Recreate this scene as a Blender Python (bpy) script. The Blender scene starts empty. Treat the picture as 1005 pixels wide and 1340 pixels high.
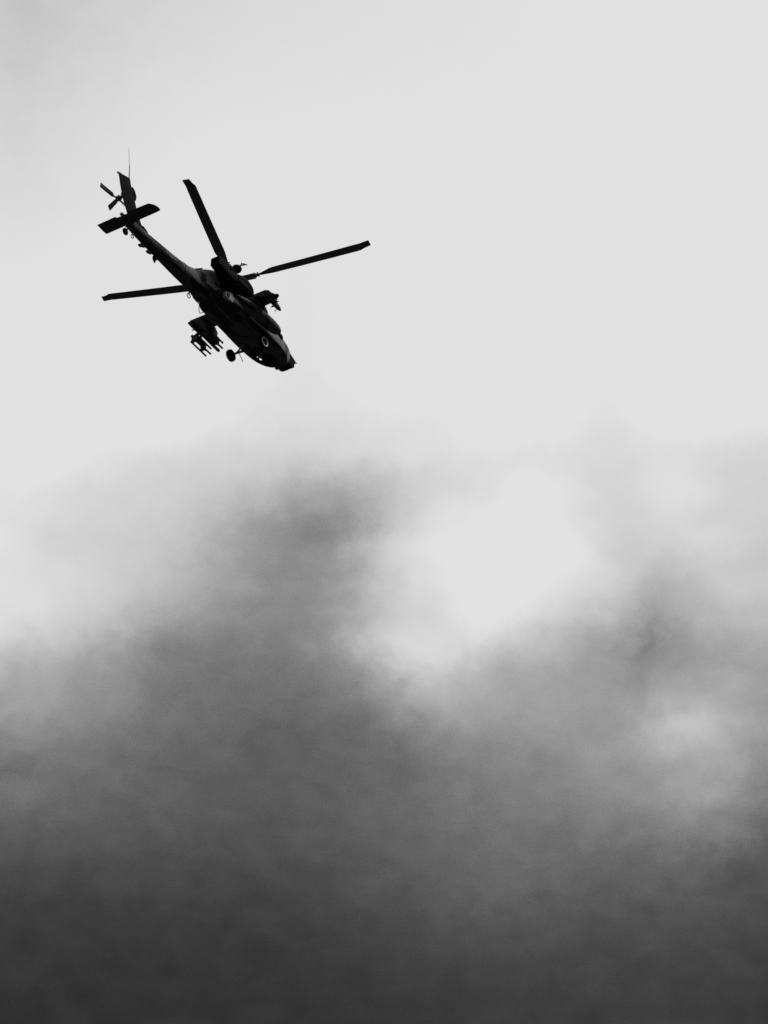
import bpy, bmesh, math, random
from mathutils import Vector, Matrix

random.seed(4)
S = bpy.context.scene
COL = S.collection

# ------------------------------------------------------------------ camera
ELEV = 38.0
cam_d = bpy.data.cameras.new("camera")
cam = bpy.data.objects.new("camera", cam_d)
COL.objects.link(cam)
cam.location = (0, 0, 1.7)
cam.rotation_euler = (math.radians(90 + ELEV), 0, 0)
cam_d.sensor_fit = 'HORIZONTAL'
cam_d.sensor_width = 24.0
cam_d.lens = 200.0
cam_d.clip_start = 1.0
cam_d.clip_end = 20000.0
S.camera = cam

# ------------------------------------------------------------------ view
S.view_settings.view_transform = 'Standard'
S.view_settings.look = 'None'
S.view_settings.exposure = 0.0
S.view_settings.gamma = 1.0
S.view_settings.use_curve_mapping = False

# ------------------------------------------------------------------ sun, veiled by thin cloud
SUN_EL, SUN_AZ = 52.0, 88.0          # azimuth measured from +Y towards +X
sd = bpy.data.lights.new("sun", 'SUN')
sd.energy = 1.5
sd.angle = math.radians(12)
sd.color = (1.0, 1.0, 1.0)
sun = bpy.data.objects.new("sun", sd)
COL.objects.link(sun)
d = Vector((math.sin(math.radians(SUN_AZ)) * math.cos(math.radians(SUN_EL)),
            math.cos(math.radians(SUN_AZ)) * math.cos(math.radians(SUN_EL)),
            math.sin(math.radians(SUN_EL))))
sun.rotation_euler = d.to_track_quat('Z', 'Y').to_euler()
sun.location = (60, 100, 400)

# ------------------------------------------------------------------ sky: thin bright overcast over a dark cloud bank
W = bpy.data.worlds.new("World")
S.world = W
W.use_nodes = True
nt = W.node_tree
for n in list(nt.nodes):
    nt.nodes.remove(n)
L = nt.links


def nd(t, **k):
    n = nt.nodes.new(t)
    for a, b in k.items():
        setattr(n, a, b)
    return n


def mth(op, a, b=None, c=None, clamp=False):
    n = nd('ShaderNodeMath', operation=op, use_clamp=clamp)
    for i, v in enumerate((a, b, c)):
        if v is None:
            continue
        if isinstance(v, (int, float)):
            n.inputs[i].default_value = v
        else:
            L.new(v, n.inputs[i])
    return n.outputs[0]


tc = nd('ShaderNodeTexCoord')
sep = nd('ShaderNodeSeparateXYZ')
L.new(tc.outputs['Generated'], sep.inputs[0])
sx, sy, sz = sep.outputs
az = mth('MULTIPLY', mth('ARCTAN2', sx, sy), 57.2958)                 # azimuth in degrees
el = mth('MULTIPLY', mth('ARCSINE', sz), 57.2958)                     # elevation in degrees
azs = mth('MULTIPLY', az, math.cos(math.radians(ELEV)))
comb = nd('ShaderNodeCombineXYZ')
L.new(azs, comb.inputs[0])
L.new(el, comb.inputs[1])


def fbm(scale, detail, rough, offs, sxy=(1, 1), dist=0.0):
    mp = nd('ShaderNodeMapping')
    mp.inputs['Location'].default_value = offs
    mp.inputs['Scale'].default_value = (sxy[0], sxy[1], 1)
    L.new(comb.outputs[0], mp.inputs[0])
    n = nd('ShaderNodeTexNoise')
    n.inputs['Scale'].default_value = scale
    n.inputs['Detail'].default_value = detail
    n.inputs['Roughness'].default_value = rough
    n.inputs['Distortion'].default_value = dist
    L.new(mp.outputs[0], n.inputs['Vector'])
    return mth('SUBTRACT', n.outputs[0], 0.5)


DPP = math.degrees(1 / 8375.0)                                        # one sky cell column = 100 of these
wx = fbm(3.2, 7, 0.6, (3.1, 7.7, 0.0))
wy = fbm(3.2, 7, 0.6, (13.4, 2.2, 4.0))
# sky position: u counts 0.43-degree columns, v runs 0 (42.6 deg) down to 1 (33.4 deg)
u = mth('ADD', mth('MULTIPLY', azs, 1 / (62.5 * DPP)), 8.04)
u = mth('ADD', u, mth('MULTIPLY', wx, 1.0))
# beyond the columns the same cloud bank goes on: fold back and forth with the azimuth
u = mth('PINGPONG', mth('ADD', u, 0.0), 16.0)
v = mth('DIVIDE', mth('SUBTRACT', ELEV + 670 * DPP, el), 1340 * DPP)
v = mth('ADD', v, mth('MULTIPLY', wy, 0.042))
v = mth('MINIMUM', mth('MAXIMUM', v, 0.0), 1.0)

# how much light the cloud lets through, column by column (display greys)
COLS = [-62.5, 0.0, 62.5, 125.0, 187.5, 250.0, 312.5, 375.0, 437.5, 500.0, 562.5, 625.0, 687.5, 750.0, 812.5, 875.0, 937.5, 1000.0, 1062.5]
ROWS = [0, 160, 320, 480, 510, 540, 570, 600, 630, 660, 690, 720, 750, 780, 810, 840, 870, 900, 930, 960, 990, 1020, 1050, 1080, 1110, 1140, 1170, 1200, 1230, 1260, 1290, 1320]
CLOUD = [   # one line per sky column
 [194, 210, 220, 238, 233, 234, 233, 236, 228, 223, 221, 227, 218, 224, 220, 220, 196, 169, 156, 154, 117, 107, 117, 91, 96, 78, 76, 52, 57, 54, 58, 51],
 [191, 209, 219, 238, 233, 234, 233, 235, 227, 225, 222, 235, 218, 227, 218, 227, 203, 170, 153, 160, 109, 108, 113, 92, 99, 81, 78, 49, 57, 55, 56, 52],
 [201, 215, 223, 237, 233, 234, 234, 238, 229, 220, 219, 205, 219, 217, 225, 198, 175, 164, 166, 137, 141, 103, 127, 86, 89, 69, 71, 61, 56, 51, 64, 46],
 [205, 219, 225, 236, 233, 235, 231, 228, 218, 209, 211, 205, 212, 211, 202, 201, 166, 148, 145, 136, 107, 120, 94, 98, 90, 73, 67, 58, 64, 57, 47, 54],
 [209, 223, 228, 236, 234, 235, 233, 214, 209, 215, 203, 205, 203, 189, 190, 137, 140, 139, 124, 119, 104, 108, 107, 83, 83, 71, 80, 52, 62, 46, 56, 46],
 [212, 226, 229, 236, 232, 233, 228, 214, 209, 199, 199, 193, 175, 175, 144, 140, 114, 104, 119, 101, 100, 91, 91, 95, 86, 76, 66, 71, 57, 57, 50, 54],
 [216, 226, 229, 237, 228, 224, 218, 208, 205, 191, 161, 157, 156, 148, 140, 126, 131, 115, 108, 104, 101, 84, 98, 77, 81, 73, 71, 55, 59, 54, 55, 48],
 [216, 228, 223, 221, 218, 223, 214, 212, 180, 169, 135, 147, 126, 143, 125, 139, 113, 108, 105, 97, 84, 98, 92, 84, 89, 75, 59, 75, 53, 53, 51, 54],
 [219, 227, 226, 228, 223, 222, 214, 208, 178, 146, 118, 138, 153, 137, 143, 143, 140, 121, 114, 85, 116, 90, 94, 94, 92, 76, 81, 63, 67, 59, 57, 51],
 [221, 226, 230, 239, 229, 226, 219, 217, 189, 178, 194, 218, 195, 207, 198, 231, 169, 158, 110, 124, 93, 107, 101, 91, 90, 90, 83, 77, 66, 63, 56, 58],
 [222, 226, 229, 236, 228, 225, 220, 222, 209, 225, 222, 227, 224, 220, 207, 213, 244, 185, 187, 130, 125, 105, 119, 104, 95, 98, 79, 72, 73, 71, 62, 55],
 [223, 226, 229, 236, 233, 234, 231, 221, 212, 221, 228, 235, 232, 232, 235, 221, 172, 170, 157, 150, 129, 130, 118, 114, 112, 104, 112, 94, 74, 68, 61, 63],
 [224, 226, 229, 235, 235, 237, 236, 215, 237, 234, 236, 234, 236, 236, 215, 195, 177, 157, 161, 149, 129, 123, 123, 116, 104, 109, 102, 72, 93, 71, 60, 62],
 [226, 225, 229, 236, 230, 225, 229, 219, 218, 226, 223, 232, 232, 210, 209, 179, 167, 156, 166, 146, 151, 142, 128, 117, 105, 101, 87, 94, 62, 73, 70, 56],
 [226, 225, 229, 237, 226, 223, 213, 215, 205, 204, 203, 198, 201, 205, 175, 137, 147, 156, 148, 146, 164, 127, 154, 124, 119, 91, 93, 73, 84, 62, 69, 64],
 [226, 225, 230, 235, 235, 235, 236, 220, 230, 227, 221, 207, 191, 152, 177, 138, 150, 152, 185, 227, 153, 173, 146, 144, 100, 118, 87, 87, 80, 64, 68, 61],
 [227, 225, 230, 235, 234, 238, 231, 215, 210, 220, 197, 229, 196, 218, 183, 185, 143, 182, 170, 184, 188, 165, 172, 118, 158, 58, 91, 85, 70, 71, 68, 56],
 [224, 226, 229, 236, 229, 222, 228, 212, 207, 201, 212, 193, 195, 197, 194, 172, 174, 154, 155, 148, 119, 122, 107, 112, 60, 107, 76, 65, 68, 58, 57, 56],
 [225, 225, 229, 236, 230, 226, 229, 212, 211, 206, 210, 201, 196, 202, 191, 175, 167, 160, 163, 156, 141, 132, 129, 113, 87, 94, 80, 70, 68, 64, 58, 60],
]
acc = None
for ci, X in enumerate(COLS):
    r = nd('ShaderNodeValToRGB')
    cr = r.color_ramp
    cr.interpolation = 'B_SPLINE'
    while len(cr.elements) < len(ROWS):
        cr.elements.new(0.5)
    for i in range(len(ROWS)):
        cr.elements[i].position = i / (len(ROWS) - 1)
    for i, y in enumerate(ROWS):
        cr.elements[i].position = y / 1340
        g_ = CLOUD[ci][i] / 255
        cr.elements[i].color = (g_, g_, g_, 1)
    L.new(v, r.inputs[0])
    t_ = mth('ABSOLUTE', mth('SUBTRACT', u, X / 62.5))
    p2 = mth('MAXIMUM', mth('SUBTRACT', 2.0, t_), 0.0)
    p1 = mth('MAXIMUM', mth('SUBTRACT', 1.0, t_), 0.0)
    w = mth('SUBTRACT', mth('MULTIPLY', mth('POWER', p2, 3.0), 1 / 6), mth('MULTIPLY', mth('POWER', p1, 3.0), 4 / 6))
    t = mth('MULTIPLY', w, r.outputs[0])
    acc = t if acc is None else mth('ADD', acc, t)
    wsum = w if ci == 0 else mth('ADD', wsum, w)
acc = mth('DIVIDE', acc, mth('MAXIMUM', wsum, 0.001))

# billows: amplitude greatest in the middle greys, nothing in the burnt-out thin cloud
mid = mth('MULTIPLY', mth('SUBTRACT', 0.885, acc, clamp=True), 2.2, clamp=True)
b1 = fbm(1.1, 7, 0.55, (1.3, 9.1, 2.0), (1.0, 1.5), 0.4)
b2 = fbm(3.2, 6, 0.6, (5.3, 1.1, 6.0), (1.0, 1.35), 0.3)
fine = fbm(62.0, 2, 0.7, (0.3, 4.1, 1.0))
bill = mth('ADD', mth('MULTIPLY', b1, 0.14), mth('MULTIPLY', b2, 0.26))
bill = mth('ADD', bill, mth('MULTIPLY', fine, 0.24))
tone = mth('ADD', acc, mth('MULTIPLY', bill, mth('MULTIPLY', mid, mth('ADD', acc, 0.05))))
# a thin dark wisp hanging in the right-hand bank
wl = mth('SUBTRACT', mth('MULTIPLY', u, 62.5), mth('SUBTRACT', 1012.0, mth('MULTIPLY', v, 268.0)))
wl = mth('POWER', 2.718, mth('MULTIPLY', mth('MULTIPLY', wl, wl), -1 / 260.0))
wv = mth('SUBTRACT', mth('MULTIPLY', v, 1340.0), 845.0)
wv = mth('POWER', 2.718, mth('MULTIPLY', mth('MULTIPLY', wv, wv), -1 / 4200.0))
tone = mth('SUBTRACT', tone, mth('MULTIPLY', mth('MULTIPLY', wl, wv), 0.075))
tone = mth('MINIMUM', tone, 0.884)
lin = mth('POWER', mth('DIVIDE', mth('ADD', tone, 0.055), 1.055), 2.4)                                        # display grey to light

nish = nd('ShaderNodeTexSky', sky_type='NISHITA')
nish.sun_disc = False
nish.sun_elevation = math.radians(SUN_EL)
nish.sun_rotation = math.radians(SUN_AZ)
bw = nd('ShaderNodeRGBToBW')
L.new(nish.outputs[0], bw.inputs[0])
# clear-sky light filters through the cloud by a small share
thru = mth('MULTIPLY', mth('MULTIPLY', bw.outputs[0], 0.10), mth('MULTIPLY', lin, 0.06))
lum = mth('ADD', mth('MULTIPLY', lin, 0.985), thru)
# below the horizon: dark land far away
hor = mth('MULTIPLY', mth('ADD', el, 1.0), 0.5, clamp=True)
lum = mth('ADD', mth('MULTIPLY', lum, hor), mth('MULTIPLY', mth('SUBTRACT', 1.0, hor), 0.045))
bg = nd('ShaderNodeBackground')
L.new(lum, bg.inputs['Color'])
bg.inputs['Strength'].default_value = 1.0
out = nd('ShaderNodeOutputWorld')
L.new(bg.outputs[0], out.inputs[0])


# ------------------------------------------------------------------ materials
def new_mat(name, base, rough=0.6, metal=0.0, vary=0.25, camo=None, scale=1.2, spec=0.3, coat=0.0, pale=None):
    m = bpy.data.materials.new(name)
    m.use_nodes = True
    t = m.node_tree
    b = t.nodes['Principled BSDF']
    b.inputs['Metallic'].default_value = metal
    b.inputs['Specular IOR Level'].default_value = spec
    b.inputs['Coat Weight'].default_value = coat
    co = t.nodes.new('ShaderNodeTexCoord')
    n = t.nodes.new('ShaderNodeTexNoise')
    n.inputs['Scale'].default_value = 9.0
    n.inputs['Detail'].default_value = 6
    n.inputs['Roughness'].default_value = 0.65
    t.links.new(co.outputs['Object'], n.inputs['Vector'])
    mix = t.nodes.new('ShaderNodeMix')
    mix.data_type = 'RGBA'
    lo = [c * (1 - vary) for c in base]
    hi = [c * (1 + vary) for c in base]
    mix.inputs[6].default_value = (*lo, 1)
    mix.inputs[7].default_value = (*hi, 1)
    t.links.new(n.outputs[0], mix.inputs[0])
    res = mix.outputs[2]
    if camo:
        n2 = t.nodes.new('ShaderNodeTexNoise')
        n2.inputs['Scale'].default_value = scale
        n2.inputs['Detail'].default_value = 1.5
        n2.inputs['Distortion'].default_value = 0.8
        mp = t.nodes.new('ShaderNodeMapping')
        mp.inputs['Scale'].default_value = (0.55, 1.0, 1.0)
        mp.inputs['Location'].default_value = (2.3, 0.4, 1.7)
        t.links.new(co.outputs['Object'], mp.inputs[0])
        t.links.new(mp.outputs[0], n2.inputs['Vector'])
        rp = t.nodes.new('ShaderNodeValToRGB')
        rp.color_ramp.elements[0].position = 0.49
        rp.color_ramp.elements[1].position = 0.515
        t.links.new(n2.outputs[0], rp.inputs[0])
        mx = t.nodes.new('ShaderNodeMix')
        mx.data_type = 'RGBA'
        t.links.new(rp.outputs[0], mx.inputs[0])
        t.links.new(res, mx.inputs[6])
        mx.inputs[7].default_value = (*camo, 1)
        res = mx.outputs[2]
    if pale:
        # side light put into the colour: pale patches above a fixed line, belly dark
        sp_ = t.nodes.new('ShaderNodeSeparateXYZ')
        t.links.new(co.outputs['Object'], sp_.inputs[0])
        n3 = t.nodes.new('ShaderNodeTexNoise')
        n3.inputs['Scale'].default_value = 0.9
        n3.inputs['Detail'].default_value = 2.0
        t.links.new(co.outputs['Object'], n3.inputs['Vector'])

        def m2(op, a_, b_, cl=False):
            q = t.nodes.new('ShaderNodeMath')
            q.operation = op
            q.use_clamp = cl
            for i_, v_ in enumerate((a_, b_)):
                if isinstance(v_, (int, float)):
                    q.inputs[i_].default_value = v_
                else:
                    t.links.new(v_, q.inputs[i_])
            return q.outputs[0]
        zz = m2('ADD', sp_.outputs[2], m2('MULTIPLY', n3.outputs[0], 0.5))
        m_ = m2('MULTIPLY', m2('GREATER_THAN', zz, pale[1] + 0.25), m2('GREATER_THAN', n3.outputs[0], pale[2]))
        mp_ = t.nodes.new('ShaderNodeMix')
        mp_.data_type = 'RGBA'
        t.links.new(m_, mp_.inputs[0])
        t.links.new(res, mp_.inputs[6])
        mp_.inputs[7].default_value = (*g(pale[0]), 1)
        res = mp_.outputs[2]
    t.links.new(res, b.inputs['Base Color'])
    rr = t.nodes.new('ShaderNodeMapRange')
    rr.inputs['To Min'].default_value = max(0.02, rough - 0.1)
    rr.inputs['To Max'].default_value = min(1, rough + 0.12)
    t.links.new(n.outputs[0], rr.inputs[0])
    t.links.new(rr.outputs[0], b.inputs['Roughness'])
    return m


def g(x):
    return (x, x, x)


PAINT = new_mat("camouflage_lit_flanks", g(0.02), 0.62, camo=g(0.075), spec=0.1, pale=(0.26, -2.62, 0.44))  # camouflage, with light on the flanks painted in as paler patches
DARK = new_mat("dark_grey_paint", g(0.014), 0.8, spec=0.04)
BOOMP = new_mat("boom_camouflage_lit_sides", g(0.02), 0.7, camo=g(0.06), spec=0.1, pale=(0.15, -2.85, 0.47))  # boom camouflage, plus pale patches standing for light on its upper sides
BLADE = new_mat("blade_coating", g(0.08), 0.7, spec=0.15)
STORE = new_mat("weapon_rack_paint", g(0.06), 0.7, spec=0.1)
METAL = new_mat("dull_metal", g(0.10), 0.45, metal=0.6)
BRIGHT = new_mat("bare_metal", g(0.45), 0.35, metal=0.8)
RUBBER = new_mat("tyre_rubber", g(0.012), 0.85, spec=0.03)
PALE = new_mat("sidewall_sheen", g(0.45), 0.6)  # pale tone stands for sky sheen on the tyre sidewall
GLASS = new_mat("tinted_canopy_glass", g(0.012), 0.14, spec=0.6, vary=0.05)
LAMP = new_mat("lamp_reflector", g(0.85), 0.25, spec=0.6)
GLINT = new_mat("glint_glow", g(0.8), 0.3)  # emission stands for a white reflection under the fuselage
GLINT.node_tree.nodes['Principled BSDF'].inputs['Emission Color'].default_value = (1, 1, 1, 1)
GLINT.node_tree.nodes['Principled BSDF'].inputs['Emission Strength'].default_value = 1.0
GREY = new_mat("light_grey_paint", g(0.30), 0.6)

# ------------------------------------------------------------------ helicopter frame (origin at rotor hub, x forward, y port, z up)
R = Matrix(((0.5587, -0.8282, 0.0428), (-0.534, -0.3198, 0.7827), (-0.6345, -0.4602, -0.621)))
DIST = 334.12
T = Vector(((307.375 - 502.5) / 8375 * DIST, -(366.646 - 670) / 8375 * DIST, -DIST))
M4 = R.to_4x4()
M4.translation = T
camM = Matrix.Translation(Vector((0, 0, 1.7))) @ Matrix.Rotation(math.radians(90 + ELEV), 4, 'X')
heli = bpy.data.objects.new("attack_helicopter", None)
COL.objects.link(heli)
heli.empty_display_size = 2
heli.matrix_world = camM @ M4 @ Matrix.Translation((0, 0, -3.98))     # origin moved to under the wheels
heli["label"] = "dark military attack helicopter with four main rotor blades, wheels down, flying under bright cloud"
heli["category"] = "helicopter"
UP = Vector((0, 0, 3.98))


# ------------------------------------------------------------------ mesh helpers
def finish(name, bm, mat, parent=None, smooth=35, label=None, origin=None):
    me = bpy.data.meshes.new(name)
    bmesh.ops.recalc_face_normals(bm, faces=bm.faces)
    if origin is not None:
        bmesh.ops.translate(bm, verts=bm.verts, vec=-Vector(origin))
    bm.to_mesh(me)
    bm.free()
    me.materials.append(mat)
    if smooth:
        me.shade_smooth()
        me.set_sharp_from_angle(angle=math.radians(smooth))
    o = bpy.data.objects.new(name, me)
    COL.objects.link(o)
    par = parent or heli
    o.parent = par
    loc = Vector(origin) if origin is not None else Vector((0, 0, 0))
    # every mesh is written in hub coordinates; take the parent's own offset off
    off = Vector((0, 0, 0))
    p = par
    while p is not heli and p is not None:
        off += p.location
        p = p.parent
    o.location = loc - off + (UP if par is heli else Vector((0, 0, 0)))
    if par is not heli:
        o.location = loc - (off - UP)
    if label:
        o["label"] = label
    return o


def ring(bm, pts):
    return [bm.verts.new(p) for p in pts]


def loft(bm, rings, cap0=True, cap1=True):
    vs = [ring(bm, r) for r in rings]
    n = len(vs[0])
    for a, b in zip(vs, vs[1:]):
        for i in range(n):
            j = (i + 1) % n
            bm.faces.new((a[i], a[j], b[j], b[i]))
    if cap0:
        bm.faces.new(vs[0])
    if cap1:
        bm.faces.new(vs[-1])
    return bm


def sup(x, yc, w, zt, zb, e=3.0, n=28, e2=None):
    """superellipse section in a y-z plane"""
    pts = []
    zc, h = (zt + zb) / 2, (zt - zb) / 2
    for i in range(n):
        a = 2 * math.pi * i / n
        c, s = math.cos(a), math.sin(a)
        ex = e if s >= 0 or e2 is None else e2
        y = yc + w * math.copysign(abs(c) ** (2 / ex), c)
        z = zc + h * math.copysign(abs(s) ** (2 / ex), s)
        pts.append((x, y, z))
    return pts


def box(bm, x0, x1, y0, y1, z0, z1, bev=0.0):
    r = bmesh.ops.create_cube(bm, size=1.0)
    for v_ in r['verts']:
        v_.co = Vector(((x0 + x1) / 2 + v_.co.x * (x1 - x0), (y0 + y1) / 2 + v_.co.y * (y1 - y0), (z0 + z1) / 2 + v_.co.z * (z1 - z0)))
    if bev:
        ed = list({e for v_ in r['verts'] for e in v_.link_edges})
        bmesh.ops.bevel(bm, geom=ed, offset=bev, segments=2, affect='EDGES', profile=0.5)
    return bm


def tube(bm, pts, rad, n=8, cap=True):
    """round bar through points; rad a number or list"""
    pts = [Vector(p) for p in pts]
    if not hasattr(rad, '__len__'):
        rad = [rad] * len(pts)
    rings = []
    ref = None
    for i, p in enumerate(pts):
        a = pts[max(i - 1, 0)]
        b = pts[min(i + 1, len(pts) - 1)]
        t = (b - a).normalized()
        if ref is None:
            ref = t.orthogonal().normalized()
        s = (ref - t * ref.dot(t)).normalized()
        ref = s
        q = t.cross(s)
        rings.append([p + (s * math.cos(2 * math.pi * k / n) + q * math.sin(2 * math.pi * k / n)) * rad[i] for k in range(n)])
    return loft(bm, rings, cap, cap)


def lathe(bm, c, axis, prof, n=24):
    """prof: (distance along axis, radius)"""
    c = Vector(c)
    ax = Vector(axis).normalized()
    s = ax.orthogonal().normalized()
    q = ax.cross(s)
    rings = [[c + ax * d_ + (s * math.cos(2 * math.pi * k / n) + q * math.sin(2 * math.pi * k / n)) * max(r_, 1e-3) for k in range(n)] for d_, r_ in prof]
    return loft(bm, rings)


def slab(bm, outline, axis, t0, t1, inset=0.0, bev=0.0):
    """outline of 3-D points extruded from t0 to t1 along an axis letter"""
    a = 'xyz'.index(axis)
    lo, hi = [], []
    for p in outline:
        p0 = list(p); p1 = list(p)
        p0[a] = p[a] + t0
        p1[a] = p[a] + t1
        lo.append(bm.verts.new(p0)); hi.append(bm.verts.new(p1))
    n = len(outline)
    bm.faces.new(lo); bm.faces.new(hi)
    for i in range(n):
        j = (i + 1) % n
        bm.faces.new((lo[i], lo[j], hi[j], hi[i]))
    return bm


def interp(tab, x):
    for a, b in zip(tab, tab[1:]):
        if (a[0] - x) * (b[0] - x) <= 0:
            f = (x - a[0]) / (b[0] - a[0])
            return [p + (q - p) * f for p, q in zip(a, b)]
    return tab[-1]


def dense(tab, n):
    """resample a table smoothly (Catmull-Rom) so lofts read as curved skin"""
    res = []
    for i in range(len(tab) - 1):
        p0 = tab[max(i - 1, 0)]; p1 = tab[i]; p2 = tab[i + 1]; p3 = tab[min(i + 2, len(tab) - 1)]
        for k in range(n):
            t = k / n
            res.append([0.5 * (2 * b + (c - a) * t + (2 * a - 5 * b + 4 * c - d_) * t * t + (3 * b - a - 3 * c + d_) * t ** 3) for a, b, c, d_ in zip(p0, p1, p2, p3)])
    res.append(list(tab[-1]))
    return res


def copy_part(o, parent=None, loc=None):
    c = o.copy()
    COL.objects.link(c)
    c.parent = parent or o.parent
    if loc is not None:
        c.location = loc
    for ch in list(o.children):
        k = ch.copy()
        COL.objects.link(k)
        k.parent = c
    return c


# ------------------------------------------------------------------ fuselage and tail boom
# x, half width, top z, bottom z
FUS = [(4.78, .20, -1.72, -2.30), (4.66, .40, -1.60, -2.52), (4.3, .52, -1.46, -2.70), (3.7, .58, -1.40, -2.84), (2.9, .60, -1.32, -2.94), (1.6, .60, -1.20, -3.00),
       (0.3, .60, -1.02, -3.02), (-1.0, .60, -1.00, -3.02), (-1.9, .57, -1.05, -3.02), (-2.5, .53, -1.25, -3.04), (-3.05, .49, -1.62, -3.10)]
bm = bmesh.new()
loft(bm, [sup(x, 0, w, zt, zb, 4.2) for x, w, zt, zb in dense(FUS, 3)])
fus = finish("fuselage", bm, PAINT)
BOOM = [(-3.05, .49, -1.62, -3.10), (-3.5, .46, -1.92, -3.16), (-4.05, .43, -2.18, -3.19), (-5.2, .38, -2.40, -3.20), (-6.6, .32, -2.50, -3.18), (-7.9, .27, -2.58, -3.18), (-9.0, .22, -2.60, -3.14), (-9.32, .17, -2.66, -3.06)]
bm = bmesh.new()
loft(bm, [sup(x, 0, w, zt, zb, 2.5) for x, w, zt, zb in dense(BOOM, 3)])
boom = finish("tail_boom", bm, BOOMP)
# spine fairing along the top of the boom
bm = bmesh.new()
loft(bm, [sup(x, 0, w, zt, zb, 3) for x, w, zt, zb in [(-2.9, .12, -1.30, -1.9), (-3.6, .12, -1.86, -2.3), (-4.3, .11, -2.12, -2.5), (-5.6, .10, -2.30, -2.6), (-8.0, .09, -2.46, -2.75), (-8.3, .04, -2.52, -2.7)]])
finish("spine_fairing", bm, DARK, boom)
# panel lines / frames round the boom
for x in (-3.3, -4.7, -6.1, -7.5, -8.6):
    _, w, zt, zb = interp(BOOM, x)
    bm = bmesh.new()
    loft(bm, [sup(x - .02, 0, w + .006, zt + .006, zb - .006, 2.5), sup(x + .02, 0, w + .006, zt + .006, zb - .006, 2.5)])
    finish("frame_band", bm, DARK, boom)

# ------------------------------------------------------------------ side avionics fairings
EF = [(-2.15, .50, -2.10, -2.70), (-1.9, .76, -2.00, -2.84), (-1.5, .90, -1.95, -2.90), (-0.4, .93, -1.92, -2.88), (0.5, .95, -1.90, -2.88), (1.5, 1.0, -1.90, -2.88), (2.3, 1.0, -1.90, -2.88), (3.1, .95, -1.90, -2.86),
      (3.6, .86, -1.88, -2.82), (4.0, .72, -1.86, -2.76), (4.35, .52, -1.88, -2.66), (4.5, .36, -1.95, -2.5)]
for s in (1, -1):
    bm = bmesh.new()
    rr = []
    for x, w, zt, zb in dense(EF, 3):
        rr.append([(p[0], s * p[1], p[2]) for p in sup(x, (w + .25) / 2, (w - .25) / 2, zt, zb, 3.6)])
    loft(bm, rr)
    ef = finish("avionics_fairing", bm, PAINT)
    # door seams on the outer face
    for x in (0.1, 0.9, 1.7, 2.7):
        _, w, zt, zb = interp(EF, x)
        bm = bmesh.new()
        loft(bm, [[(xx, s * p[1], p[2]) for p in sup(x, (w + .25) / 2, (w - .25) / 2 + .005, zt + .005, zb - .005, 3.6)] for xx in (x - .012, x + .012)])
        finish("door_seam", bm, DARK, ef)

# grey service panel at the back of the starboard side with a dark opening
bm = bmesh.new()
slab(bm, [(-1.92, -.80, -2.60), (-1.36, -.80, -2.30), (-1.15, -.80, -2.55), (-1.25, -.80, -2.84), (-1.88, -.80, -2.86)], 'y', -.16, .02)
sp = finish("service_panel", bm, GREY, fus, smooth=0)
bm = bmesh.new()
slab(bm, [(-1.84, -.962, -2.60), (-1.62, -.962, -2.52), (-1.60, -.962, -2.78), (-1.82, -.962, -2.80)], 'y', -.02, .01)
finish("vent_opening", bm, DARK, sp, smooth=0)

# ------------------------------------------------------------------ canopy: framed, flat-sided
CAN = [(0.35, .40, .30, -0.98, -1.25), (0.8, .46, .33, -0.86, -1.5), (1.5, .48, .34, -0.82, -1.6), (2.15, .49, .34, -0.88, -1.65), (2.45, .49, .33, -1.05, -1.68), (3.3, .48, .30, -1.12, -1.7), (3.75, .46, .28, -1.24, -1.7), (4.30, .38, .20, -1.48, -1.72)]
bm = bmesh.new()
loft(bm, [[(x, -w, zb), (x, -t, zt), (x, t, zt), (x, w, zb)] for x, w, t, zt, zb in CAN])
can = finish("canopy", bm, DARK, smooth=20)


def canpt(x, side, f):
    _, w, t, zt, zb = interp(CAN, x)
    return Vector((x, side * (w + (t - w) * f), zb + (zt - zb) * f))


for s in (1, -1):
    for x0, x1 in ((0.75, 1.38), (1.46, 2.08), (2.50, 3.24), (3.34, 3.72)):
        bm = bmesh.new()
        P = [canpt(x0, s, .22), canpt(x1, s, .22), canpt(x1, s, .9), canpt(x0, s, .9)]
        slab(bm, P, 'y', s * .012, -s * .05)
        finish("window_pane", bm, GLASS, can, smooth=0)
for x0, x1 in ((0.85, 1.45), (1.55, 2.1), (2.2, 2.42), (2.5, 3.25), (3.35, 3.7), (3.8, 4.2)):
    bm = bmesh.new()
    a = interp(CAN, x0); b = interp(CAN, x1)
    P = [(x0, -a[2] * .85, a[3]), (x1, -b[2] * .85, b[3]), (x1, b[2] * .85, b[3]), (x0, a[2] * .85, a[3])]
    slab(bm, P, 'z', .012, -.05)
    finish("window_pane", bm, GLASS, can, smooth=0)

# ------------------------------------------------------------------ mast fairing behind the canopy and rotor mast
bm = bmesh.new()
DOG = [(0.85, .28, -.80, -1.3), (.4, .40, -.68, -1.3), (-.4, .42, -.66, -1.3), (-1.4, .42, -.72, -1.3), (-2.1, .34, -1.0, -1.4), (-2.6, .28, -1.25, -1.6), (-3.1, .22, -1.58, -1.8)]
loft(bm, [sup(x, 0, w, zt, zb, 3.2) for x, w, zt, zb in dense(DOG, 2)])
finish("mast_fairing", bm, PAINT)

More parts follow.
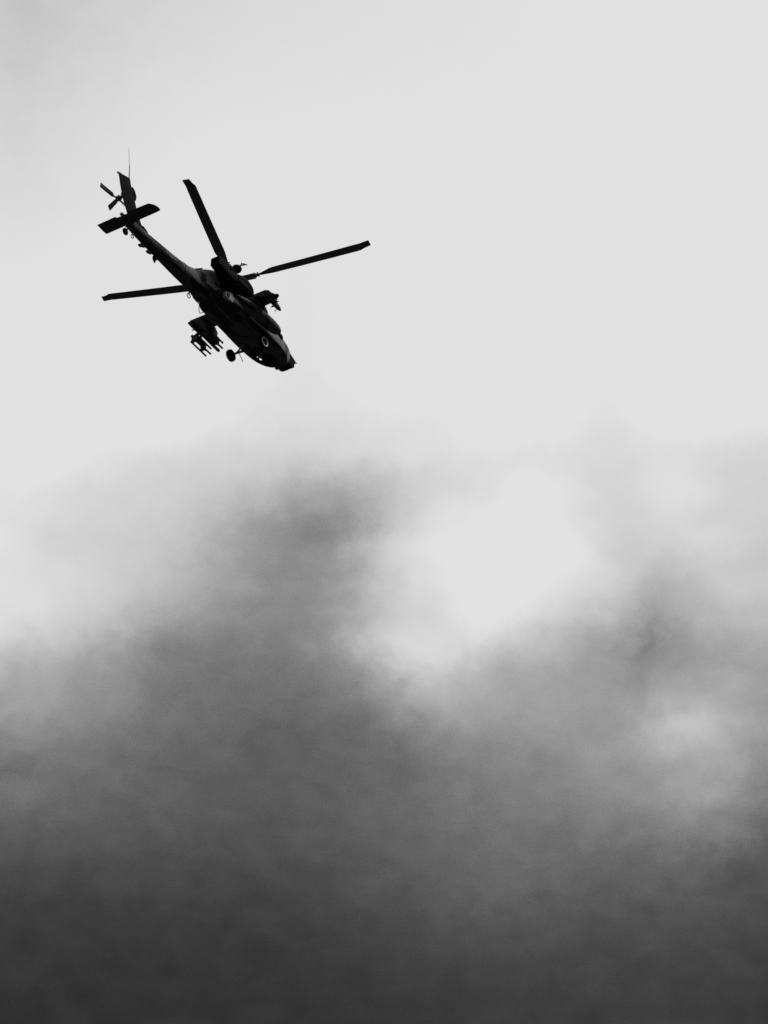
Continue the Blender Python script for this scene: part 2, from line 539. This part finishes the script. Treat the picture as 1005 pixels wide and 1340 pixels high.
# ------------------------------------------------------------------ engine nacelles with square exhausts
NAC = [(0.12, .30, -1.20, -1.75), (-.02, .39, -1.0, -1.92), (-.35, .45, -.88, -2.02), (-.8, .47, -.84, -2.05), (-1.3, .46, -1.04, -2.03), (-1.8, .43, -1.26, -2.0), (-2.3, .36, -1.30, -1.9)]
for s in (1, -1):
    bm = bmesh.new()
    loft(bm, [sup(x, s * .92, w, zt, zb, 2.8) for x, w, zt, zb in dense(NAC, 3)])
    nac = finish("engine_nacelle", bm, DARK)
    bm = bmesh.new()
    lathe(bm, (0.05, s * .92, -1.5), (1, 0, 0), [(0, .24), (.10, .25), (.16, .22), (.17, .14), (.06, .12)], 20)
    finish("air_intake", bm, DARK, nac)
    bm = bmesh.new()
    loft(bm, [sup(x, s * y, w, zt, zb, 9, 24) for x, y, w, zt, zb in ((-2.15, .92, .33, -1.04, -1.80), (-2.6, .93, .30, -1.0, -1.62), (-3.02, .95, .27, -1.06, -1.58), (-3.02, .95, .25, -1.08, -1.56), (-2.9, .94, .25, -1.08, -1.56))], True, True)
    finish("exhaust_duct", bm, DARK, nac)
    bm = bmesh.new()
    box(bm, -1.5, -.5, s * .92 + s * .462, s * .92 + s * .49, -1.7, -1.35, .008)
    finish("access_door", bm, DARK, nac)
    bm = bmesh.new()
    lathe(bm, (-.2, s * 1.0, -1.08), (0, 0, 1), [(0, .10), (.10, .09), (.14, .03)], 12)
    finish("vent_cap", bm, METAL, nac)

# ------------------------------------------------------------------ rotor head
bm = bmesh.new()
lathe(bm, (0, 0, -.66), (0, 0, 1), [(0, .30), (.10, .26), (.14, .15), (.50, .14)], 20)
mast = finish("rotor_mast", bm, METAL)
bm = bmesh.new()
lathe(bm, (0, 0, -.42), (0, 0, 1), [(0, .34), (.05, .38), (.09, .34)], 20)
finish("swashplate", bm, METAL, mast)
bm = bmesh.new()
lathe(bm, (0, 0, -.14), (0, 0, 1), [(-.04, .20), (.0, .36), (.10, .38), (.17, .34), (.22, .18), (.34, .13), (.62, .11), (.80, .10)], 24)
head = finish("rotor_head", bm, DARK)
bm = bmesh.new()
lathe(bm, (0.08, 0, .66), (0, 0, 1), [(0, .12), (.05, .24), (.16, .28), (.28, .24), (.36, .12)], 20)
tube(bm, [(.0, 0, .3), (.08, 0, .7)], .07)
ads = finish("sensor_dome", bm, DARK)
bm = bmesh.new()
tube(bm, [(.10, .10, .92), (.36, -.02, 1.22), (.52, -.06, 1.42)], [.05, .035, .03])
tube(bm, [(.42, .06, 1.36), (.54, -.06, 1.48), (.66, -.24, 1.42)], [.03, .06, .02])
tube(bm, [(.44, .02, 1.50), (.56, -.10, 1.38)], .035)
finish("air_data_probe", bm, METAL, ads)

# ------------------------------------------------------------------ main rotor blades
TIPS = [(-7.12, -2.10, .70), (1.85, -7.31, .50), (-2.19, 7.08, .40), (6.93, 1.24, -.30)]
for k, tp in enumerate(TIPS):
    tp = Vector(tp)
    Lr = math.hypot(tp.x, tp.y)
    e1 = Vector((tp.x, tp.y, 0)).normalized()
    e2 = Vector((-e1.y, e1.x, 0))                       # leading edge side (turns anticlockwise from above)
    up = Vector((0, 0, 1))

    def zc(r):
        return tp.z * (r / Lr) ** 1.25

    rings = []
    for r, lead, trail, th, tw in ((1.25, .07, .07, .09, 6), (1.45, .09, .12, .08, 7), (2.0, .15, .33, .06, 7), (2.2, .16, .37, .055, 7), (4.0, .16, .37, .05, 4), (5.6, .16, .37, .05, 1), (6.75, .16, .37, .045, -1), (6.95, .15, .36, .04, -1), (Lr, -.12, .42, .02, -2)):
        tw = math.radians(tw)
        prof = []
        for c_, h_ in ((lead, 0), (lead - .04, .55), (lead * .2, 1), (-trail * .5, .7), (-trail, .05), (-trail * .5, -.45), (lead * .2, -.7), (lead - .04, -.45)):
            q = e2 * (c_ * math.cos(tw)) + up * (c_ * math.sin(tw) + h_ * th * .5)
            prof.append(e1 * r + q + up * zc(r))
        rings.append(prof)
    bm = bmesh.new()
    loft(bm, dense([[c for p in rg for c in p] for rg in rings], 1) and rings)
    bl = finish("rotor_blade", bm, BLADE, smooth=50)
    # root: pitch housing, damper and pins
    bm = bmesh.new()
    tube(bm, [e1 * .30, e1 * .55, e1 * .60, e1 * .95, e1 * 1.0, e1 * 1.28 + up * zc(1.28)], [.10, .11, .15, .14, .10, .09], 10)
    finish("blade_grip", bm, METAL, bl)
    for sgn in (1, -1):
        bm = bmesh.new()
        tube(bm, [e1 * .45 + e2 * sgn * .16, e1 * 1.12 + e2 * sgn * .15 + up * .02], [.05, .055], 8)
        finish("lag_damper", bm, METAL, bl)
    for r in (1.02, 1.16, 1.30):
        bm = bmesh.new()
        tube(bm, [e1 * r + e2 * .15 + up * (.02 + zc(r)), e1 * r - e2 * .15 + up * (.02 + zc(r))], .04, 8)
        finish("blade_pin", bm, METAL, bl)
    bm = bmesh.new()
    tube(bm, [e1 * .5 + e2 * .28 - up * .02, e1 * .42 + e2 * .26 - up * .42], .03, 8)
    finish("pitch_link", bm, METAL, mast)

# ------------------------------------------------------------------ wings and stores
WZ = -2.06
for s in (1, -1):
    bm = bmesh.new()
    rings = []
    for y, x0, x1, th in ((.55, -.44, .62, .20), (1.5, -.42, .60, .18), (2.55, -.40, .55, .14), (2.62, -.36, .46, .08)):
        rg = []
        for f, h_ in ((0, .12), (.3, .42), (.6, .5), (.85, .38), (1, 0), (.85, -.38), (.6, -.5), (.3, -.42), (0, -.12)):
            rg.append((x0 + (x1 - x0) * f, s * y * (.965 if s < 0 else 1.0), WZ + h_ * th))
        rings.append(rg)
    loft(bm, rings)
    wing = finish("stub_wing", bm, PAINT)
    bm = bmesh.new()
    slab(bm, [(-.45, s * 1.25, WZ + .015), (-.45, s * 2.4, WZ + .015), (-.42, s * 2.4, WZ + .015), (-.42, s * 1.25, WZ + .015)], 'z', -.03, .01)
    finish("wing_flap", bm, DARK, wing, smooth=0)
    for y in (1.6, 2.33):
        bm = bmesh.new()
        x1 = 0.92 if y < 2 else (1.06 if s < 0 else .62)
        loft(bm, [sup(x, s * y, w, zt, zb, 2.6, 16) for x, w, zt, zb in ((-.42, .03, WZ - .10, WZ - .2), (-.25, .09, WZ - .04, WZ - .28), (.2, .12, WZ - .04, WZ - .34), (.6, .12, WZ - .04, WZ - .36), (x1 - .2, .10, WZ - .14, WZ - .36), (x1 - .05, .06, WZ - .2, WZ - .33), (x1, .02, WZ - .24, WZ - .30))])
        finish("pylon", bm, STORE, wing)
        for xx in (-.1, .5):
            bm = bmesh.new()
            tube(bm, [(xx, s * y - .16, WZ - .36), (xx, s * y + .16, WZ - .36)], .03, 8)
            finish("sway_brace", bm, METAL, wing)

# empty rail launchers under the port wing
for (y, zt, xo, rear) in ((1.60, -2.76, .12, -.50), (2.27, -2.93, .02, -.24)):
    bm = bmesh.new()
    box(bm, xo - .18, xo + (.95 if y < 2 else .72), y - .07, y + .07, zt - .22, zt + (.24 if y < 2 else .10), .03)
    tube(bm, [(xo + .1, y, zt + .05), (xo + .15, y, zt + .5)], .06, 8)
    tube(bm, [(xo + .4, y, zt + .05), (xo + .4, y, zt + .5)], .05, 8)
    box(bm, xo - .10, xo + .75, y - .15, y + .15, zt - .10, zt + .12, .03)
    box(bm, xo - .20, xo - .10, y - .16, y + .16, zt - .40, zt - .05, .01)
    box(bm, xo + .60, xo + .70, y - .16, y + .16, zt - .40, zt - .05, .01)
    if y < 2:
        box(bm, xo - .2, xo + .6, y - .20, y + .20, zt - .26, zt + .26, .08)
    ln = finish("missile_launcher", bm, STORE, label="empty rail launcher on the outer port pylon" if y > 2 else "rail launcher on the inner port pylon")
    for dy in (-.15, .15):
        for dz in (0, -.36):
            bm = bmesh.new()
            box(bm, xo + rear, xo + 1.14, y + dy - .042, y + dy + .042, zt + dz - .034, zt + dz + .034, .01)
            box(bm, xo - .2, xo - .1, y + dy - .05, y + dy + .05, zt + dz, zt + dz + .12)
            finish("launch_rail", bm, STORE, ln)
bm = bmesh.new()
lathe(bm, (1.02, 1.76, -3.08), (1, 0, 0), [(-1.2, .07), (0, .085), (.30, .085), (.36, .06)], 14)
finish("missile", bm, STORE)

# wing tip fittings on the starboard side
bm = bmesh.new()
tube(bm, [(-.22, -2.52, -2.13), (.02, -2.58, -2.12), (.22, -2.60, -2.13)], [.04, .08, .08], 10)
tip = finish("wingtip_sensor", bm, STORE)
bm = bmesh.new()
lathe(bm, (.12, -2.63, -2.10), (1, -.25, 0), [(-.02, .07), (.04, .12), (.14, .13), (.19, .06)], 14)
finish("sensor_lens", bm, DARK, tip)
bm = bmesh.new()
tube(bm, [(.22, -2.44, -2.22), (.44, -2.50, -2.24), (.50, -2.60, -2.24)], [.07, .05, .015], 8)
finish("wire_deflector", bm, METAL, tip)
for x_ in (.50, .86):
    bm = bmesh.new()
    tube(bm, [(x_, -2.24, -2.30), (x_ + .02, -2.14, -2.36), (x_ + .05, -2.06, -2.42)], .02, 6)
    finish("sway_brace_pin", bm, METAL, tip)

# external fuel tank under the starboard wing, inboard
bm = bmesh.new()
TANK = [(2.30, .02, -2.56), (2.27, .10, -2.56), (2.18, .18, -2.57), (1.95, .265, -2.59), (1.6, .32, -2.62), (1.1, .345, -2.65), (.3, .345, -2.70), (-.4, .29, -2.74), (-1.0, .20, -2.78), (-1.5, .08, -2.82), (-1.6, .02, -2.82)]
loft(bm, [sup(x, -1.42, r_, z + r_, z - r_, 2.0, 28) for x, r_, z in dense(TANK, 2)])
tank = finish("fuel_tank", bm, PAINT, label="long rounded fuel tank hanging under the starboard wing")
for x in (.0, .9, 1.7):
    r_ = interp(TANK, x)
    bm = bmesh.new()
    loft(bm, [sup(xx, -1.42, r_[1] + .004, r_[2] + r_[1] + .004, r_[2] - r_[1] - .004, 2.0, 28) for xx in (x - .012, x + .012)])
    finish("tank_seam", bm, DARK, tank)
bm = bmesh.new()
loft(bm, [sup(x, -.93, w, z + .13, z - .13, 2.4, 14) for x, w, z in ((2.6, .03, -2.0), (2.75, .10, -2.02), (3.05, .11, -2.06), (3.22, .04, -2.08))])
finish("warning_sensor", bm, DARK)

# ------------------------------------------------------------------ nose: sensor turret and night sight
bm = bmesh.new()
lathe(bm, (4.89, -.34, -2.18), (0, 1, 0), [(0, .24), (.03, .31), (.10, .34), (.66, .34), (.73, .31), (.76, .24)], 28)
tur = finish("sensor_turret", bm, DARK)
bm = bmesh.new()
lathe(bm, (4.62, 0, -2.10), (1, 0, 0), [(-.2, .30), (.0, .32), (.2, .26)], 20)
finish("turret_mount", bm, DARK, tur)
for y0, y1 in ((-.30, -.06), (.06, .32)):
    bm = bmesh.new()
    box(bm, 5.13, 5.245, y0, y1, -2.32, -2.04, .01)
    finish("sensor_window", bm, GLASS, tur, smooth=0)
bm = bmesh.new()
lathe(bm, (4.86, 0, -1.62), (0, 0, 1), [(-.12, .17), (.06, .19), (.2, .17), (.26, .09)], 18)
tube(bm, [(4.4, 0, -1.66), (4.86, 0, -1.66)], .13, 10)
finish("night_sensor", bm, DARK)
bm = bmesh.new()
box(bm, 4.45, 4.62, .12, .40, -2.66, -2.50, .03)
finish("chin_fitting", bm, METAL)

# chin gun
bm = bmesh.new()
lathe(bm, (3.25, 0, -2.9), (0, 0, -1), [(0, .22), (.10, .22), (.14, .16)], 18)
box(bm, 2.9, 3.65, -.11, .11, -3.16, -2.98, .03)
gun = finish("chin_gun", bm, DARK)
bm = bmesh.new()
tube(bm, [(3.6, 0, -3.08), (4.15, 0, -3.06)], [.035, .028], 10)
tube(bm, [(4.12, 0, -3.06), (4.22, 0, -3.06)], .04, 10)
finish("gun_barrel", bm, DARK, gun)

# white reflection under the forward fuselage, built as glowing discs
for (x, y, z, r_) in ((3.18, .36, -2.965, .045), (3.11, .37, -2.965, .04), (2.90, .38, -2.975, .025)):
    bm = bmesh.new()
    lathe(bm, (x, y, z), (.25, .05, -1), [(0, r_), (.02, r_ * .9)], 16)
    finish("belly_glint", bm, GLINT, fus)

# ------------------------------------------------------------------ main landing gear
for s in (1, -1):
    c = Vector((1.45, s * 1.02, -3.65))
    bm = bmesh.new()
    lathe(bm, c, (0, s, 0), [(-.125, .17), (-.125, .26), (-.10, .31), (-.05, .335), (.05, .335), (.10, .31), (.125, .26), (.125, .17)], 32)
    wheel = finish("main_wheel", bm, RUBBER, label="starboard wheel with sheen painted as a pale ring on its side" if s < 0 else None, origin=c)
    bm = bmesh.new()
    lathe(bm, c, (0, s, 0), [(-.09, .03), (-.085, .17), (.085, .17), (.10, .05), (.13, .04)], 20)
    finish("wheel_hub", bm, DARK, wheel)
    if s < 0:  # sidewall highlight modelled as a pale ring
        bm = bmesh.new()
        n = 40
        prof = [(.130, .20), (.150, .235), (.150, .275), (.128, .295)]
        rr = [[c + Vector((math.cos(2 * math.pi * k / n) * r_, s * d_, math.sin(2 * math.pi * k / n) * r_)) for k in range(n)] for d_, r_ in prof]
        loft(bm, rr, False, False)
        finish("tyre_sheen_ring", bm, PALE, wheel)
    bm = bmesh.new()
    tube(bm, [(1.45, s * .92, -3.65), (1.46, s * .80, -3.62), (2.10, s * .56, -3.02), (2.12, s * .45, -2.92)], [.05, .06, .075, .08], 10)
    arm = finish("gear_leg", bm, METAL)
    bm = bmesh.new()
    tube(bm, [(1.60, s * .80, -3.48), (1.72, s * .62, -3.12), (1.76, s * .52, -2.9)], [.045, .05, .06], 10)
    finish("shock_strut", bm, BRIGHT, arm)
    bm = bmesh.new()
    tube(bm, [(1.80, s * .76, -3.36), (2.02, s * .72, -3.62), (2.12, s * .70, -3.74)], .018, 6)
    finish("tow_ring", bm, METAL, arm)

# ------------------------------------------------------------------ tail fin
# outline in x,z read from leading edge root over the top to the trailing edge root
FIN = [(-8.02, -2.50, .05), (-8.04, -2.36, .10)]
fin_rows = [(-2.75, -7.95, -9.20), (-2.38, -8.06, -9.33), (-1.60, -8.62, -9.86), (-1.0, -8.93, -10.10), (-.45, -9.22, -10.30), (-.20, -9.36, -10.36)]
bm = bmesh.new()
rings = []
for z, xl, xt in fin_rows:
    th = .11 if z < -.5 else .08
    rg = []
    for f, h_ in ((0, 0), (.06, .55), (.3, 1), (.6, .75), (1, .12), (1, -.12), (.6, -.75), (.3, -1), (.06, -.55)):
        rg.append((xl + (xt - xl) * f, h_ * th, z + (.12 * (1 - f) - .14 * f if z > -.3 else 0)))
    rings.append(rg)
loft(bm, rings)
fin = finish("tail_fin", bm, DARK)
bm = bmesh.new()
loft(bm, [sup(x, 0, w, zt, zb, 2.4, 16) for x, w, zt, zb in ((-9.3, .05, -.5, -.9), (-9.1, .09, -.42, -1.0), (-8.95, .09, -.52, -1.08), (-8.78, .05, -.72, -1.1))])
finish("beacon_fairing", bm, DARK, fin)
bm = bmesh.new()
tube(bm, [(-10.42, 0, -.36), (-10.28, 0, -.33), (-10.1, 0, -.27)], [.05, .06, .05], 8)
finish("tail_light", bm, METAL, fin)
bm = bmesh.new()
loft(bm, [sup(x, 0, w, zt, zb, 2.4, 16) for x, w, zt, zb in ((-8.35, .06, -2.3, -2.6), (-8.0, .12, -2.26, -2.65), (-7.72, .12, -2.36, -2.62), (-7.5, .05, -2.44, -2.58))])
finish("gearbox_fairing", bm, DARK, fin)
bm = bmesh.new()
tube(bm, [(-9.44, 0, -.10), (-9.47, 0, .30), (-9.52, 0, .78)], [.028, .026, .022], 8)
whip = finish("whip_antenna", bm, METAL)
bm = bmesh.new()
tube(bm, [(-9.52, 0, .76), (-9.60, 0, 1.25), (-9.69, 0, 1.80)], [.013, .011, .009], 6)
finish("antenna_tip", bm, METAL, whip)

# tail rotor on the port side of the fin
TH = Vector((-9.43, .60, -1.13))
bm = bmesh.new()
tube(bm, [(-9.40, 0.05, -1.13), (-9.42, .25, -1.13), (-9.43, .5, -1.13)], [.13, .09, .06], 12)
lathe(bm, TH, (0, 1, 0), [(-.14, .12), (-.08, .17), (.0, .14), (.06, .16), (.12, .08)], 14)
finish("tail_rotor_hub", bm, METAL)
for k, (ang, off) in enumerate(((-174, 0.06), (6, 0.06), (-121, -.06), (59, -.06))):
    a = math.radians(ang)
    e1 = Vector((math.cos(a), 0, math.sin(a)))
    e2 = Vector((-e1.z, 0, e1.x))
    e3 = Vector((0, 1, 0))
    o_ = TH + e3 * off
    rings = []
    for r, w, th, tw in ((.12, .05, .06, 0), (.30, .05, .05, 6), (.42, .13, .03, 14), (.9, .14, .025, 10), (1.48, .15, .018, 7)):
        tw = math.radians(tw)
        rg = []
        for c_, h_ in ((w, 0), (w * .5, .8), (-w * .3, .7), (-w, .1), (-w * .3, -.6), (w * .5, -.7)):
            rg.append(o_ + e1 * r + e2 * (c_ * math.cos(tw)) + e3 * (c_ * math.sin(tw) + h_ * th))
        rings.append(rg)
    bm = bmesh.new()
    loft(bm, rings)
    finish("tail_rotor_blade", bm, BLADE)

# stabilator
bm = bmesh.new()
rings = []
for y, xl, xt in ((-1.86, -9.00, -9.36), (-1.80, -8.96, -9.52), (-1.62, -8.94, -9.72), (-.35, -8.92, -9.74), (-.30, -8.92, -9.64), (.40, -8.92, -9.64), (.45, -8.90, -9.75), (1.60, -8.89, -9.72)):
    rg = []
    for f, h_ in ((0, 0), (.08, .5), (.35, 1), (.7, .6), (1, .1), (1, -.1), (.7, -.5), (.35, -.8), (.08, -.4)):
        rg.append((xl + (xt - xl) * f, y, -2.70 + h_ * .055))
    rings.append(rg)
loft(bm, rings)
stab = finish("stabilator", bm, STORE)
bm = bmesh.new()
box(bm, -9.80, -9.5, -.05, .12, -2.74, -2.62, .02)
finish("stabilator_hinge", bm, METAL, stab)

# tail wheel
c = Vector((-9.37, 0, -3.61))
bm = bmesh.new()
lathe(bm, c, (0, 1, 0), [(-.07, .09), (-.07, .15), (-.04, .195), (.04, .195), (.07, .15), (.07, .09)], 24)
tw_ = finish("tail_wheel", bm, RUBBER, origin=c)
bm = bmesh.new()
for s in (1, -1):
    tube(bm, [(-9.37, s * .10, -3.61), (-9.30, s * .10, -3.40), (-9.15, s * .05, -3.22)], .03, 8)
tube(bm, [(-9.18, 0, -3.28), (-9.05, 0, -3.0)], .055, 8)
tube(bm, [(-9.36, 0, -3.32), (-9.34, .0, -3.05), (-9.2, 0, -2.95)], .03, 8)
finish("tail_gear_fork", bm, METAL)


# small fittings under the boom and belly
def hoop(c, r_, t_, name="ring_antenna"):
    bm = bmesh.new()
    n = 18
    pts = [Vector(c) + Vector((math.cos(2 * math.pi * k / n) * r_, 0, math.sin(2 * math.pi * k / n) * r_)) for k in range(n + 1)]
    tube(bm, pts, t_, 6, False)
    tube(bm, [Vector(c) + Vector((0, 0, r_)), Vector(c) + Vector((.02, 0, r_ + .14))], t_ * 2, 6)
    finish(name, bm, METAL)


hoop((-8.78, .0, -3.50), .11, .022)
hoop((-3.51, .2, -3.54), .13, .024)
bm = bmesh.new()
slab(bm, [(-7.70, 0, -3.12), (-7.66, 0, -3.42), (-8.06, 0, -3.66), (-8.20, 0, -3.66), (-8.18, 0, -3.54), (-7.98, 0, -3.36), (-7.98, 0, -3.12)], 'y', -.05, .05)
slab(bm, [(-7.12, 0, -3.12), (-7.12, 0, -3.48), (-7.42, 0, -3.60), (-7.56, 0, -3.54), (-7.38, 0, -3.36), (-7.38, 0, -3.12)], 'y', -.05, .05)
finish("blade_antenna", bm, DARK, smooth=0)
bm = bmesh.new()
tube(bm, [(-6.50, 0, -3.08), (-6.60, 0, -3.36), (-6.66, .0, -3.46)], [.12, .12, .06], 10)
lathe(bm, (-6.80, .0, -3.42), (0, 0, -1), [(-.08, .06), (0, .13), (.14, .12), (.22, .09), (.30, .05), (.36, .05)], 12)
finish("warning_antenna", bm, DARK)
bm = bmesh.new()
tube(bm, [(-2.7, .56, -2.60), (-2.45, .75, -2.64), (-1.86, .77, -2.68), (-1.72, .87, -2.87), (-1.50, .97, -2.93), (-1.35, .85, -2.8)], .02, 6)
finish("grab_rail", bm, METAL)
